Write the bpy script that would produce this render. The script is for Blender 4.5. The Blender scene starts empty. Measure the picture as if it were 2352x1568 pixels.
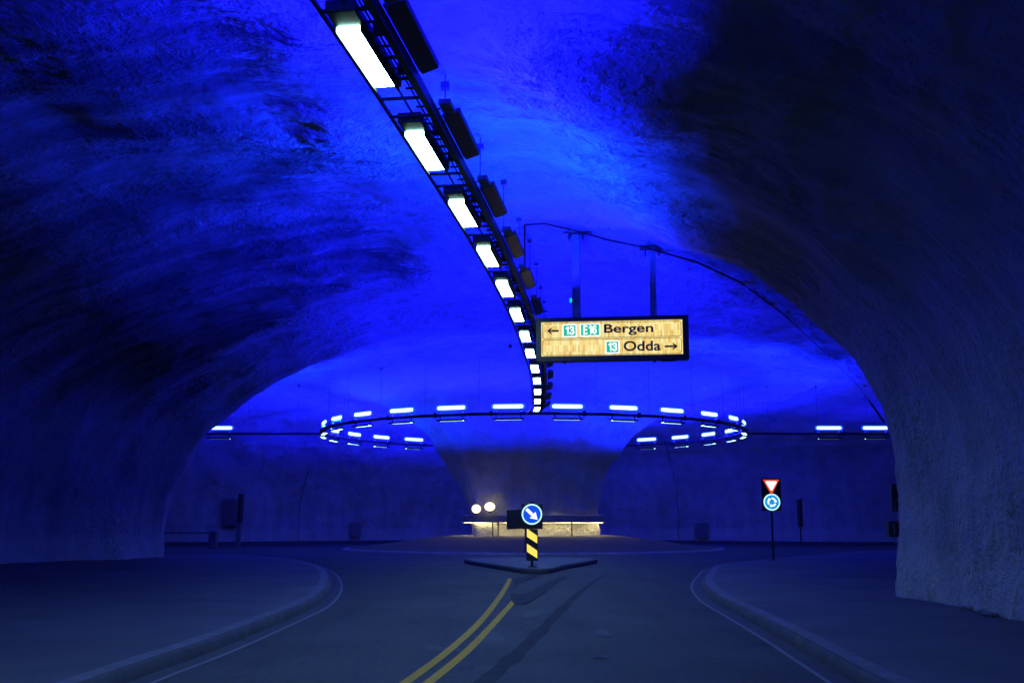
import bpy, bmesh, math, random
import numpy as np
from mathutils import Vector, Matrix
random.seed(4)
R = math.radians
PI = math.pi
sc = bpy.context.scene
col = sc.collection

# ------------------------------------------------------------------ camera
FPX, CX, CY, HCAM, PITCH = 2490.0, 1176.0, 784.0, 1.45, R(9.37)
cam = bpy.data.cameras.new('camera')
camo = bpy.data.objects.new('camera', cam)
col.objects.link(camo)
camo.location = (0, 0, HCAM)
camo.rotation_euler = (R(90) + PITCH, 0, 0)
cam.sensor_width = 36
cam.lens = FPX / 2352 * 36
cam.clip_start = 0.1
cam.clip_end = 400
sc.camera = camo
# ------------------------------------------------------------------ world: underground, no daylight gets in
w = bpy.data.worlds.new('World')
sc.world = w
w.use_nodes = True
w.node_tree.nodes['Background'].inputs[0].default_value = (0.01, 0.012, 0.05, 1)
w.node_tree.nodes['Background'].inputs[1].default_value = 0.05
sc.view_settings.view_transform = 'Standard'
sc.view_settings.look = 'None'
sc.view_settings.exposure = 0
sc.view_settings.gamma = 1
BLUE = (0.0045, 0.0048, 1.0)      # colour of the blue uplights
BLUE_W = 1120.0                    # watts per uplight over the road
RING_W = 1900.0                    # watts per uplight of the ring
WHITE_L = 34.0                    # radiance of the white panels
WHITE_C = (0.50, 1.0, 0.86)

# ------------------------------------------------------------------ helpers
def ray(px, py):
    a = (px - CX) / FPX; b = (CY - py) / FPX
    return Vector((a, math.cos(PITCH) - b * math.sin(PITCH), math.sin(PITCH) + b * math.cos(PITCH)))
def G(px, py, z=0.0):             # point on the level z seen there
    d = ray(px, py); t = (z - HCAM) / d.z
    return Vector((d.x * t, d.y * t, z))
def P(px, py, Y):                 # point at depth Y
    d = ray(px, py); t = Y / d.y
    return Vector((d.x * t, Y, HCAM + d.z * t))

class NM:
    def __init__(s, name):
        s.m = bpy.data.materials.new(name); s.m.use_nodes = True
        s.t = s.m.node_tree; s.n = s.t.nodes; s.bs = s.n['Principled BSDF']; s.out = s.n['Material Output']
    def node(s, typ, **kw):
        n = s.n.new(typ)
        for k, v in kw.items():
            if k.startswith('_'): setattr(n, k[1:], v)
            else: n.inputs[k.replace('__', ' ')].default_value = v
        return n
    def link(s, a, b): s.t.links.new(a, b)
    def coord(s, scale=(1, 1, 1)):
        c = s.node('ShaderNodeTexCoord'); mp = s.node('ShaderNodeMapping')
        mp.inputs['Scale'].default_value = scale
        s.link(c.outputs['Object'], mp.inputs['Vector']); return mp.outputs[0]
    def noise(s, v, scale, detail=4, rough=.55, dist=0):
        n = s.node('ShaderNodeTexNoise', Scale=scale, Detail=detail, Roughness=rough, Distortion=dist)
        s.link(v, n.inputs['Vector']); return n.outputs[0]
    def ramp(s, f, stops):
        r = s.node('ShaderNodeValToRGB'); e = r.color_ramp.elements
        while len(e) < len(stops): e.new(.5)
        for i, (p, c) in enumerate(stops):
            e[i].position = p; e[i].color = (c, c, c, 1) if isinstance(c, (int, float)) else (*c, 1)
        s.link(f, r.inputs[0]); return r.outputs[0]
    def mix(s, f, a, b, mode='MIX'):
        n = s.node('ShaderNodeMix', _data_type='RGBA', _blend_type=mode)
        for sock, v in ((n.inputs[0], f), (n.inputs[6], a), (n.inputs[7], b)):
            if isinstance(v, (int, float)): sock.default_value = v
            elif isinstance(v, tuple): sock.default_value = (*v, 1)
            else: s.link(v, sock)
        return n.outputs[2]
    def math(s, op, a, b=0.0, c=None):
        n = s.node('ShaderNodeMath', _operation=op)
        for i, v in enumerate((a, b) if c is None else (a, b, c)):
            if isinstance(v, (int, float)): n.inputs[i].default_value = v
            else: s.link(v, n.inputs[i])
        return n.outputs[0]
    def bump(s, h, strength, dist):
        b = s.node('ShaderNodeBump', Strength=strength, Distance=dist)
        s.link(h, b.inputs['Height']); s.link(b.outputs[0], s.bs.inputs['Normal'])

def plain(name, c, rough=.6, metal=0.0, var=.25, sc_=6, bump=0.0):
    k = NM(name); v = k.coord()
    n = k.noise(v, sc_, 5, .6)
    cc = k.ramp(n, [(.3, tuple(x * (1 - var) for x in c)), (.7, tuple(min(1, x * (1 + var)) for x in c))])
    k.link(cc, k.bs.inputs['Base Color'])
    k.bs.inputs['Roughness'].default_value = rough; k.bs.inputs['Metallic'].default_value = metal
    if bump: k.bump(k.noise(v, sc_ * 6, 3), bump, .01)
    return k.m
def glow(name, c, strength, var=0.0):
    k = NM(name)
    k.bs.inputs['Base Color'].default_value = (0.02, 0.02, 0.02, 1)
    k.bs.inputs['Emission Color'].default_value = (*c, 1)
    k.bs.inputs['Emission Strength'].default_value = strength
    if var:
        n = k.noise(k.coord(), 3.0, 2)
        k.link(k.math('MULTIPLY_ADD', n, var * strength * 2, strength * (1 - var)), k.bs.inputs['Emission Strength'])
    return k.m

def tag(o, label=None, cat=None, group=None, kind=None):
    if label: o['label'] = label
    if cat: o['category'] = cat
    if group: o['group'] = group
    if kind: o['kind'] = kind
    return o
def empty(name, loc, rot=(0, 0, 0)):
    o = bpy.data.objects.new(name, None); col.objects.link(o)
    o.location = loc; o.rotation_euler = rot; o.empty_display_size = .2
    return o
class MB:
    def __init__(s): s.v = []; s.f = []
    def add(s, vs, fs):
        k = len(s.v); s.v += [tuple(p) for p in vs]; s.f += [tuple(i + k for i in f) for f in fs]
    def box(s, x0, x1, y0, y1, z0, z1, M=None, bev=0.0):
        if bev <= 0:
            vs = [(x, y, z) for x in (x0, x1) for y in (y0, y1) for z in (z0, z1)]
            fs = [(0, 1, 3, 2), (4, 6, 7, 5), (0, 4, 5, 1), (2, 3, 7, 6), (0, 2, 6, 4), (1, 5, 7, 3)]
        else:
            bm = bmesh.new(); bmesh.ops.create_cube(bm, size=1)
            for v in bm.verts:
                v.co = Vector(((x0 + x1) / 2 + v.co.x * (x1 - x0), (y0 + y1) / 2 + v.co.y * (y1 - y0), (z0 + z1) / 2 + v.co.z * (z1 - z0)))
            bmesh.ops.bevel(bm, geom=bm.edges[:], offset=bev, segments=2, affect='EDGES', profile=.5)
            bm.verts.index_update()
            vs = [v.co.copy() for v in bm.verts]; fs = [tuple(v.index for v in f.verts) for f in bm.faces]; bm.free()
        if M is not None: vs = [M @ Vector(p) for p in vs]
        s.add(vs, fs)
    def tube(s, pts, r, n=8, cap=True):
        pts = [Vector(p) for p in pts]; k = len(pts); vs = []; rr = r if isinstance(r, (list, tuple)) else [r] * k
        prev = None
        for i, p in enumerate(pts):
            t = (pts[min(i + 1, k - 1)] - pts[max(i - 1, 0)]).normalized()
            up = Vector((0, 0, 1)) if abs(t.z) < .95 else Vector((0, 1, 0))
            a = t.cross(up).normalized()
            if prev is not None and a.dot(prev) < 0 and abs(t.z) > .9: a = -a
            prev = a
            b = a.cross(t).normalized()
            for j in range(n):
                q = 2 * PI * j / n
                vs.append(p + a * math.cos(q) * rr[i] + b * math.sin(q) * rr[i])
        fs = [(i * n + j, i * n + (j + 1) % n, (i + 1) * n + (j + 1) % n, (i + 1) * n + j) for i in range(k - 1) for j in range(n)]
        if cap: fs += [tuple(range(n))[::-1], tuple((k - 1) * n + j for j in range(n))]
        s.add(vs, fs)
    def prism(s, poly, y0, y1, M=None):           # polygon in XZ, extruded along Y
        n = len(poly)
        vs = [(p[0], y0, p[1]) for p in poly] + [(p[0], y1, p[1]) for p in poly]
        fs = [tuple(range(n)), tuple(range(2 * n - 1, n - 1, -1))] + [(i, i + n, (i + 1) % n + n, (i + 1) % n) for i in range(n)]
        if M is not None: vs = [M @ Vector(p) for p in vs]
        s.add(vs, fs)
    def sheet(s, poly, y=0.0):
        s.add([(p[0], y, p[1]) for p in poly], [tuple(range(len(poly)))])
    def sweep(s, path, prof):                       # profile of (lateral, z) along a flat path
        k = len(path); m = len(prof); vs = []
        for i in range(k):
            t = (path[min(i + 1, k - 1)] - path[max(i - 1, 0)]); t.z = 0; t.normalize()
            nrm = Vector((t.y, -t.x, 0))
            for (u, z) in prof: vs.append(path[i] + nrm * u + Vector((0, 0, z)))
        s.add(vs, [(i * m + j, i * m + j + 1, (i + 1) * m + j + 1, (i + 1) * m + j) for i in range(k - 1) for j in range(m - 1)])
    def build(s, name, mat, parent=None, smooth=False):
        me = bpy.data.meshes.new(name); me.from_pydata(s.v, [], s.f); me.update()
        bm = bmesh.new(); bm.from_mesh(me); bmesh.ops.recalc_face_normals(bm, faces=bm.faces); bm.to_mesh(me); bm.free()
        if smooth: me.polygons.foreach_set('use_smooth', [True] * len(me.polygons))
        o = bpy.data.objects.new(name, me); col.objects.link(o); me.materials.append(mat)
        if parent: o.parent = parent
        return o
def copy_tree(o, parent=None):
    c = o.copy(); col.objects.link(c); c.parent = parent
    for ch in o.children: copy_tree(ch, c)
    return c
def spline(pts, n=8):
    pts = [Vector(p) for p in pts]; out = []
    for i in range(len(pts) - 1):
        p0 = pts[max(i - 1, 0)]; p1 = pts[i]; p2 = pts[i + 1]; p3 = pts[min(i + 2, len(pts) - 1)]
        for k in range(n):
            t = k / n
            out.append(.5 * ((2 * p1) + (p2 - p0) * t + (2 * p0 - 5 * p1 + 4 * p2 - p3) * t * t + (3 * p1 - p0 - 3 * p2 + p3) * t ** 3))
    out.append(pts[-1]); return out

# ------------------------------------------------------------------ materials
def rock_material(name, tint=1.0):
    k = NM(name); v = k.coord()
    big = k.noise(v, .22, 3, .5); mid = k.noise(v, 1.6, 5, .6); fine = k.noise(v, 14, 3, .6)
    c = k.ramp(mid, [(.25, (.28, .28, .275)), (.75, (.44, .44, .425))])
    c = k.mix(k.ramp(big, [(.35, 0.0), (.7, .35)]), c, (.33, .33, .31))
    # sparse soot specks and seepage marks
    sp = k.noise(k.coord((1, .45, 1)), 5.5, 6, .75, .4)
    where = k.ramp(k.noise(v, .55, 2), [(.52, 0.0), (.6, 1.0)])
    spk = k.math('MULTIPLY', k.ramp(sp, [(.66, 0.0), (.69, 1.0)]), where)
    c = k.mix(spk, c, (.05, .05, .05))
    # run-down streaks of dirt on the lower part of the walls, paler sprayed foot
    vs = k.coord((1, 1, .12)); st = k.noise(vs, 1.3, 5, .6)
    g = k.node('ShaderNodeNewGeometry'); sep = k.node('ShaderNodeSeparateXYZ'); k.link(g.outputs['Position'], sep.inputs[0])
    low = k.ramp(k.math('MULTIPLY', sep.outputs[2], .1), [(.25, 1.0), (.5, 0.0)])
    c = k.mix(k.math('MULTIPLY', low, k.ramp(st, [(.42, 0.0), (.68, .55)])), c, (.17, .17, .16))
    foot = k.math('ADD', sep.outputs[2], k.math('MULTIPLY', k.noise(v, .9, 4), .5))
    c = k.mix(k.ramp(k.math('MULTIPLY', foot, .25), [(.27, .35), (.33, 0.0)]), c, (.52, .54, .46))
    # shade put into the colour beside the pale sprayed crown, with ragged feathered edges
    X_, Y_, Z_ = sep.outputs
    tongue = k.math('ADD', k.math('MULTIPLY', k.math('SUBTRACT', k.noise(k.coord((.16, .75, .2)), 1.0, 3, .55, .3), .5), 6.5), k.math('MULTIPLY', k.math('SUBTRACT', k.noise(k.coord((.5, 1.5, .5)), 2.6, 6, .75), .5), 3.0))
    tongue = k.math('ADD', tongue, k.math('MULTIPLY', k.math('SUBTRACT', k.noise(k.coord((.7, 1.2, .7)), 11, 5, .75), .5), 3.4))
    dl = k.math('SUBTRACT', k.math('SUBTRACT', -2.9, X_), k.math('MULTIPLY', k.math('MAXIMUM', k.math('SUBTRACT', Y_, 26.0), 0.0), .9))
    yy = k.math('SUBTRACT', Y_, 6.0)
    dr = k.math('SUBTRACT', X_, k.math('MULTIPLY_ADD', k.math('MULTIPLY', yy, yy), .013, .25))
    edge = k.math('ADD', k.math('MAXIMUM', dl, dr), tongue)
    painted_shade = k.ramp(k.math('MULTIPLY_ADD', edge, .25, .3), [(.30, 0.0), (.35, 1.0)])
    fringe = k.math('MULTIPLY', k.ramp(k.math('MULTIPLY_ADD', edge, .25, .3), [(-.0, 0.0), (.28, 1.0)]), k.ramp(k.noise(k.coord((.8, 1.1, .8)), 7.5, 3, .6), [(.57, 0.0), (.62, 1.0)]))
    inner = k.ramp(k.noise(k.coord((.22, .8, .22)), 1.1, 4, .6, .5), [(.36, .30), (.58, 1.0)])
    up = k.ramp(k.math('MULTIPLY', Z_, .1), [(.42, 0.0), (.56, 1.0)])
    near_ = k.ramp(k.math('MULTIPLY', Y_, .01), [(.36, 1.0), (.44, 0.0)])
    c = k.mix(k.math('MULTIPLY', k.math('MULTIPLY', k.math('MAXIMUM', k.math('MULTIPLY', painted_shade, inner), k.math('MULTIPLY', fringe, .8)), up), near_), c, k.ramp(k.math('MULTIPLY_ADD', X_, .1, .5), [(.42, .095), (.58, .17)]))
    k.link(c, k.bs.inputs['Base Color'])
    k.bs.inputs['Roughness'].default_value = .85
    # real relief of the sprayed concrete
    a = k.math('MULTIPLY', k.noise(v, .75, 3, .5), .17)
    b = k.math('ADD', k.math('MULTIPLY', k.noise(v, 3.2, 4, .6, .3), .16), k.math('MULTIPLY', k.noise(k.coord((.35, 1.6, .5)), 1.6, 4, .6), .17))
    d = k.math('MULTIPLY', k.noise(v, 12, 4, .65), .075)
    mask = k.ramp(k.noise(v, .35, 2), [(.35, .15), (.65, 1.0)])
    h = k.math('ADD', a, k.math('MULTIPLY', mask, k.math('ADD', b, d)))
    dp = k.node('ShaderNodeDisplacement', Midlevel=.27, Scale=1.0)
    k.link(h, dp.inputs['Height']); k.link(dp.outputs[0], k.out.inputs['Displacement'])
    k.m.displacement_method = 'BOTH'
    return k.m
def asphalt_material():
    k = NM('asphalt'); v = k.coord()
    c = k.ramp(k.noise(v, .35, 4, .6), [(.3, (.040, .043, .042)), (.7, (.074, .077, .074))])
    c = k.mix(k.ramp(k.noise(v, 60, 2, .7), [(.55, 0.0), (.75, .6)]), c, (.19, .19, .18))
    c = k.mix(k.ramp(k.noise(v, 11, 6, .8), [(.42, 0.0), (.62, .55)]), c, (.105, .106, .104))
    c = k.mix(k.ramp(k.noise(k.coord((1, .55, 1)), 1.1, 6, .75, .5), [(.60, 0.0), (.66, .5)]), c, (.025, .026, .028))
    c = k.mix(k.ramp(k.noise(k.coord((1, .12, 1)), 1.6, 4, .6), [(.5, 0.0), (.75, .55)]), c, (.04, .042, .046))
    k.link(c, k.bs.inputs['Base Color']); k.bs.inputs['Roughness'].default_value = .9
    k.bs.inputs['Specular IOR Level'].default_value = .15
    k.bump(k.noise(v, 70, 3, .7), .35, .01); return k.m
def apron_material():
    k = NM('apron_concrete'); v = k.coord()
    c = k.ramp(k.noise(v, .45, 5, .6), [(.3, (.055, .058, .060)), (.7, (.115, .118, .120))])
    c = k.mix(k.ramp(k.noise(k.coord((.5, .12, 1)), 1.1, 5, .65), [(.5, 0.0), (.7, .6)]), c, (.07, .072, .078))
    c = k.mix(k.ramp(k.noise(v, 45, 2, .7), [(.6, 0.0), (.8, .4)]), c, (.24, .24, .24))
    k.link(c, k.bs.inputs['Base Color']); k.bs.inputs['Roughness'].default_value = .8
    k.bump(k.noise(v, 22, 5, .7), .4, .02); return k.m
def gravel_material():
    k = NM('gravel'); v = k.coord()
    c = k.ramp(k.noise(v, 9, 6, .7), [(.3, (.045, .048, .032)), (.7, (.12, .12, .085))])
    k.link(c, k.bs.inputs['Base Color']); k.bs.inputs['Roughness'].default_value = .95
    k.bump(k.noise(v, 12, 6, .75), .9, .08); return k.m
def paint_material(name, c):
    k = NM(name); v = k.coord()
    n = k.noise(v, 9, 6, .75)
    cc = k.mix(k.ramp(n, [(.56, 0.0), (.72, .7)]), c, (.05, .077, .08))
    k.link(cc, k.bs.inputs['Base Color']); k.bs.inputs['Roughness'].default_value = .9; k.bs.inputs['Specular IOR Level'].default_value = .1; return k.m
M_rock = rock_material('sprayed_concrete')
M_asph = asphalt_material(); M_apron = apron_material(); M_gravel = gravel_material()
M_kerb = plain('kerb_stone', (.135, .135, .138), .8, 0, .3, 5, .4)
M_gutter = plain('gutter_asphalt', (.045, .048, .045), .8, 0, .35, 3, .3)
M_yellow = paint_material('yellow_paint', (.56, .32, .04))
M_white = paint_material('worn_white_paint', (.22, .22, .225))
M_tar = plain('tar_seal', (.012, .013, .014), .95, 0, .3, 4)
M_dark = plain('dark_metal', (.028, .032, .035), .5, .3, .35, 9)
M_steel = plain('galvanised_steel', (.22, .23, .24), .45, .7, .3, 7)
M_grey = plain('grey_paint', (.17, .175, .18), .55, 0, .3, 5)
M_black = plain('black_casing', (.012, .013, .016), .5, 0, .3, 6)
M_cable = plain('black_cable', (.012, .012, .014), .5)
M_panel = glow('white_panel_light', WHITE_C, WHITE_L)
M_panel_dim = glow('white_panel_light_dim', WHITE_C, 4.5)
M_tubeW = glow('tube_light_core', (.62, .97, 1.0), 2.2)
M_tubeB = glow('blue_tube_and_halo', (.01, .10, 1.0), 1.3)

# ------------------------------------------------------------------ the vault of tunnel and cavern
FOOT = [(-12, -9), (-13.4, 10), (-14.3, 29), (-12.5, 36.2), (-11.75, 38.2), (-12.6, 40), (-15.5, 43.5), (-20, 47), (-26, 48.8), (-44, 50), (-44, 65.5), (-24, 66), (-17, 68),
        (-10, 72.2), (-4, 74.6), (2, 75.4), (8, 74.4), (14, 71.4), (19, 68), (26, 66.5), (44, 66), (44, 50), (31, 49), (24, 46.5), (18.5, 40), (14, 30), (10.2, 23.4),
        (7.63, 20.4), (6.93, 19.2), (6.78, 17), (6.1, 10), (5.7, -9)]
RCX, RCY, RR = 1.1, 57.0, 10.9
tab = np.random.RandomState(7).rand(32, 32, 32).astype(np.float32)
def vnoise(x, y, z):
    xi = np.floor(x).astype(np.int32); yi = np.floor(y).astype(np.int32); zi = np.floor(z).astype(np.int32)
    fx = x - xi; fy = y - yi; fz = z - zi
    fx = fx * fx * (3 - 2 * fx); fy = fy * fy * (3 - 2 * fy); fz = fz * fz * (3 - 2 * fz)
    o = 0
    for a in (0, 1):
        for b in (0, 1):
            for c in (0, 1):
                o = o + tab[(xi + a) % 32, (yi + b) % 32, (zi + c) % 32] * (fx if a else 1 - fx) * (fy if b else 1 - fy) * (fz if c else 1 - fz)
    return o - .5
def foot_dist(x, y):
    d = np.full(x.shape, 1e9, dtype=np.float32); ins = np.zeros(x.shape, bool)
    n = len(FOOT)
    for i in range(n):
        ax, ay = FOOT[i]; bx, by = FOOT[(i + 1) % n]
        ex, ey = bx - ax, by - ay
        t = np.clip(((x - ax) * ex + (y - ay) * ey) / (ex * ex + ey * ey), 0, 1)
        d = np.minimum(d, np.hypot(x - ax - t * ex, y - ay - t * ey))
        c = ((ay > y) != (by > y)) & (x < (bx - ax) * (y - ay) / (by - ay + 1e-12) + ax)
        ins ^= c
    return np.where(ins, d, -d)
def sstep(a, b, v):
    t = np.clip((v - a) / (b - a), 0, 1); return t * t * (3 - 2 * t)
def Hof(x, y):
    return 7.0 + .65 * sstep(13, 22.5, y) + .85 * sstep(26, 44, y) - .12 * np.abs(x - 1) * (1 - sstep(24, 44, y)) * .5
def field(x, y, z, s=None):
    if s is None: s = foot_dist(x, y)
    s = s + .55 * vnoise(x * .22 + 3, y * .22, z * .3) + .25 * vnoise(x * .6, y * .6 + 9, z * .6)
    rib = .42 * vnoise(x * .10 + 1.3, y * .42, z * .12 + 2) + .30 * vnoise(x * .22 + 8, y * .95 + 3, z * .25)   # spray bands across the vault
    s = s + rib
    W = 9.8 - 2.2 * np.tanh((x - 1) / 5.0)
    H = Hof(x, y) * (1 + .03 * vnoise(x * .3, y * .3, z * 0 + 5.5) + .055 * rib)
    # overbreak beside the sprayed crown: ragged hollows left and right of the lamp row
    wob = 1.5 * vnoise(y * .45 + 4, x * 0 + 2.5, x * 0 + .5) + .9 * vnoise(y * 1.3 + 7, x * .3 + 5.5, x * 0 + .5)
    xl = np.interp(y, [6, 16, 19, 25, 29, 34], [-2.5, -2.6, -2.1, -2.1, -3.6, -6.0]) + wob
    xr = np.interp(y, [6, 10.7, 15.8, 20, 25], [0.6, 1.2, 2.3, 3.4, 6.0]) - wob * .6
    wo2 = 1.8 * vnoise(y * .6 + 14, x * 0 + 7.5, x * 0 + .5) + 1.2 * vnoise(y * 1.7 + 2, x * .3 + 1.5, x * 0 + .5)
    H = H + .09 * sstep(0, .5, xl + wo2 - 1.2 - x) * (1 - sstep(27, 33, y)) + .09 * sstep(0, .5, xl - wo2 * .8 - 2.9 - x) * (1 - sstep(27, 33, y))
    H = H + .12 * sstep(0, .5, xl - x) * (1 - sstep(27, 33, y)) + .10 * sstep(0, .5, x - xr) * (1 - sstep(22, 27, y))
    u = np.clip((W - s) / W, 0, None)
    zz = np.clip(z, 0, None)
    return 1 - u ** 2 - (zz / H) ** 3
def F1(p):
    a = lambda q: np.array([q], dtype=np.float32)
    return float(field(a(p[0]), a(p[1]), a(p[2]))[0])
def hit(px, py, off=.06, t0=4.0):
    d = ray(px, py); t = t0; o = Vector((0, 0, HCAM)); st = .25
    while t < 110 and F1(o + d * t) > 0: t += st
    t0_, t1 = t - st, t
    for _ in range(12):
        m = (t0_ + t1) / 2
        if F1(o + d * m) > 0: t0_ = m
        else: t1 = m
    return o + d * (t0_ - off)
def zceil(x, y):
    z0, z1 = 3.0, 11.0
    for _ in range(16):
        m = (z0 + z1) / 2
        if F1((x, y, m)) > 0: z0 = m
        else: z1 = m
    return z0
def build_vault():
    h = .3
    xs = np.arange(-42, 42.01, h, dtype=np.float32); ys = np.arange(-8, 78.01, h, dtype=np.float32); zs = np.arange(-.6, 9.6, h, dtype=np.float32)
    X2, Y2 = np.meshgrid(xs, ys, indexing='ij'); s2 = foot_dist(X2, Y2)
    X, Y, Z = np.meshgrid(xs, ys, zs, indexing='ij')
    V = field(X, Y, Z, s2[:, :, None])
    ins = V > 0
    nx, ny, nz = V.shape
    acc = np.zeros((nx - 1, ny - 1, nz - 1, 3), np.float32); cnt = np.zeros((nx - 1, ny - 1, nz - 1), np.float32)
    def sl(o): return tuple(slice(o[k], V.shape[k] - 1 + o[k]) for k in range(3))
    for ax in range(3):
        oth = [k for k in range(3) if k != ax]
        for a in (0, 1):
            for b in (0, 1):
                o0 = [0, 0, 0]; o0[oth[0]] = a; o0[oth[1]] = b; o1 = list(o0); o1[ax] = 1
                va, vb = V[sl(o0)], V[sl(o1)]
                m = (va > 0) != (vb > 0)
                t = np.where(m, va / np.where(m, va - vb, 1), 0)
                cnt += m
                for k in range(3):
                    acc[..., k] += np.where(m, (t if k == ax else o0[k]), 0)
    act = cnt > 0
    idx = -np.ones(act.shape, np.int64); idx[act] = np.arange(act.sum())
    ci = np.argwhere(act)
    co = (ci + acc[act] / cnt[act][:, None]) * h + np.array([xs[0], ys[0], zs[0]])
    quads = []
    for ax in range(3):
        a, b = [(1, 2), (2, 0), (0, 1)][ax]
        lo = [slice(None)] * 3; hi = [slice(None)] * 3; lo[ax] = slice(0, -1); hi[ax] = slice(1, None)
        m = ins[tuple(lo)] != ins[tuple(hi)]
        e = np.argwhere(m); e = e[(e[:, a] > 0) & (e[:, b] > 0) & (e[:, a] < V.shape[a] - 1) & (e[:, b] < V.shape[b] - 1)]
        sg = ins[tuple(lo)][e[:, 0], e[:, 1], e[:, 2]]
        def cell(da, db):
            q = e.copy(); q[:, a] -= da; q[:, b] -= db; return idx[q[:, 0], q[:, 1], q[:, 2]]
        q = np.stack([cell(1, 1), cell(0, 1), cell(0, 0), cell(1, 0)], 1)
        q[sg] = q[sg][:, ::-1]
        quads.append(q)
    quads = np.concatenate(quads); quads = quads[(quads >= 0).all(1)]
    me = bpy.data.meshes.new('rock_vault')
    me.vertices.add(len(co)); me.vertices.foreach_set('co', co.astype(np.float32).ravel())
    me.loops.add(len(quads) * 4); me.loops.foreach_set('vertex_index', quads.astype(np.int32).ravel())
    me.polygons.add(len(quads)); me.polygons.foreach_set('loop_start', (np.arange(len(quads)) * 4).astype(np.int32))
    me.polygons.foreach_set('loop_total', np.full(len(quads), 4, np.int32))
    me.polygons.foreach_set('use_smooth', np.ones(len(quads), bool))
    me.update(calc_edges=True); me.validate()
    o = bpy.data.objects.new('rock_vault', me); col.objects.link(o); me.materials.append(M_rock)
    md = o.modifiers.new('sub', 'SUBSURF'); md.levels = 2; md.render_levels = 2
    tag(o, 'rough sprayed concrete vault and walls of the blue lit tunnel cavern', 'tunnel vault', kind='structure')
    return o
build_vault()

# rock pillar in the middle of the roundabout
def build_pillar():
    prof = [(3.25, -.3), (3.25, .6), (3.3, 1.6), (3.5, 2.4), (3.85, 3.4), (4.25, 4.2), (4.85, 5.0), (5.3, 5.7), (6.0, 6.3), (7.0, 6.95), (8.4, 7.6), (10.2, 8.1), (12, 8.45), (14, 8.8)]
    P3 = spline([(r, 0, z) for r, z in prof], 6)
    n = 150; vs = []; fs = []
    aa = np.array([2 * PI * j / n for p in P3 for j in range(n)]); zz_ = np.array([p.z for p in P3 for j in range(n)]); rr_ = np.array([p.x for p in P3 for j in range(n)])
    pn = .16 * vnoise(np.cos(aa) * 2.2 + 9, np.sin(aa) * 2.2 + 9, zz_ * .45) + .10 * vnoise(np.cos(aa) * 6 + 9, np.sin(aa) * 6 + 9, zz_ * 1.1)
    for p in P3:
        for j in range(n):
            a = 2 * PI * j / n
            q = 1 + .05 * math.sin(2 * a + .6) + .03 * math.sin(5 * a + 1 + p.z * .3) + float(pn[len(vs)])
            rr = p.x * q
            vs.append((math.cos(a) * rr, math.sin(a) * rr, p.z))
    k = len(P3)
    fs = [(i * n + j, i * n + (j + 1) % n, (i + 1) * n + (j + 1) % n, (i + 1) * n + j) for i in range(k - 1) for j in range(n)]
    me = bpy.data.meshes.new('rock_pillar'); me.from_pydata(vs, [], fs); me.update()
    me.polygons.foreach_set('use_smooth', [True] * len(fs))
    o = bpy.data.objects.new('rock_pillar', me); col.objects.link(o); o.location = (RCX, RCY, 0)
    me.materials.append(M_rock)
    md = o.modifiers.new('sub', 'SUBSURF'); md.levels = 1; md.render_levels = 1
    tag(o, 'massive rock pillar flaring into the ceiling at the centre of the roundabout', 'pillar')
build_pillar()

# ------------------------------------------------------------------ ground
g = MB(); NG = 60
g.add([(-60, -15, 0), (60, -15, 0), (60, 95, 0), (-60, 95, 0)], [(0, 1, 2, 3)])
tag(g.build('road', M_asph), 'dark worn asphalt road running into the roundabout', 'road', kind='structure')

ZK = .13
LK = [G(-200, 1690, ZK), G(183, 1567, ZK), G(330, 1516, ZK), G(476, 1468, ZK), G(622, 1413, ZK), G(718, 1373, ZK), G(752, 1340, ZK), G(752, 1316, ZK), G(732, 1298, ZK), G(680, 1285, ZK), G(622, 1278.5, ZK), G(521, 1272, ZK), Vector((-14.5, 43.5, ZK)), Vector((-24, 48, ZK)), Vector((-42, 50, ZK))]
RK = [G(2420, 1720, ZK), G(2041, 1564, ZK), G(1931, 1509, ZK), G(1807, 1443, ZK), G(1712, 1396, ZK), G(1646, 1363, ZK), G(1619, 1334, ZK), G(1628, 1312, ZK), G(1657, 1295, ZK), G(1778, 1282, ZK), G(1895, 1272, ZK), G(2004, 1264, ZK), Vector((22, 51, ZK)), Vector((42, 52.5, ZK))]
def before(k):  # carry the kerb on past the camera
    a, b = k[0], k[1]; return [Vector((a.x + (a.x - b.x) * 0, -8, ZK))] + k
LK = spline(before(LK), 10); RK = spline(before(RK), 10)
def apron(name, path, side, rise, reach, label):
    m = MB(); rows = 14; vs = []
    n = len(path)
    for i, p in enumerate(path):
        q = Vector(reach(i / (n - 1), p)); 
        for r in range(rows + 1):
            t = r / rows; v = p.lerp(q, t)
            v.z = ZK + rise * (t ** 1.2) + (.02 * math.sin(v.x * 1.7 + v.y * .9) * t)
            vs.append(v)
    fs = [(i * (rows + 1) + r, i * (rows + 1) + r + 1, (i + 1) * (rows + 1) + r + 1, (i + 1) * (rows + 1) + r) for i in range(n - 1) for r in range(rows)]
    m.add(vs, fs)
    o = m.build(name, M_apron, None, True)
    tag(o, label, 'pavement', kind='structure')
    m = MB(); m.sweep(path, [(-side * .02, ZK + .002 - ZK + 0), (side * .02, 0.0), (side * .045, -.02), (side * .06, -ZK)] if True else [])
    o = m.build('kerb', M_gutter, None, True); tag(o, None, None, kind='structure')
    m = MB(); m.sweep(path, [(side * .06, .004 - ZK), (side * .27, .004 - ZK)])
    tag(m.build('gutter', M_gutter, None), kind='structure')
    m = MB(); m.sweep(path, [(-side * .20, .006), (-side * .018, .005)]); tag(m.build('kerb_stone', M_kerb), kind='structure')
    m = MB(); m.sweep(path, [(side * .27, .008 - ZK), (side * .32, .008 - ZK)])
    tag(m.build('edge_line', M_white, None), kind='structure')
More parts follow.
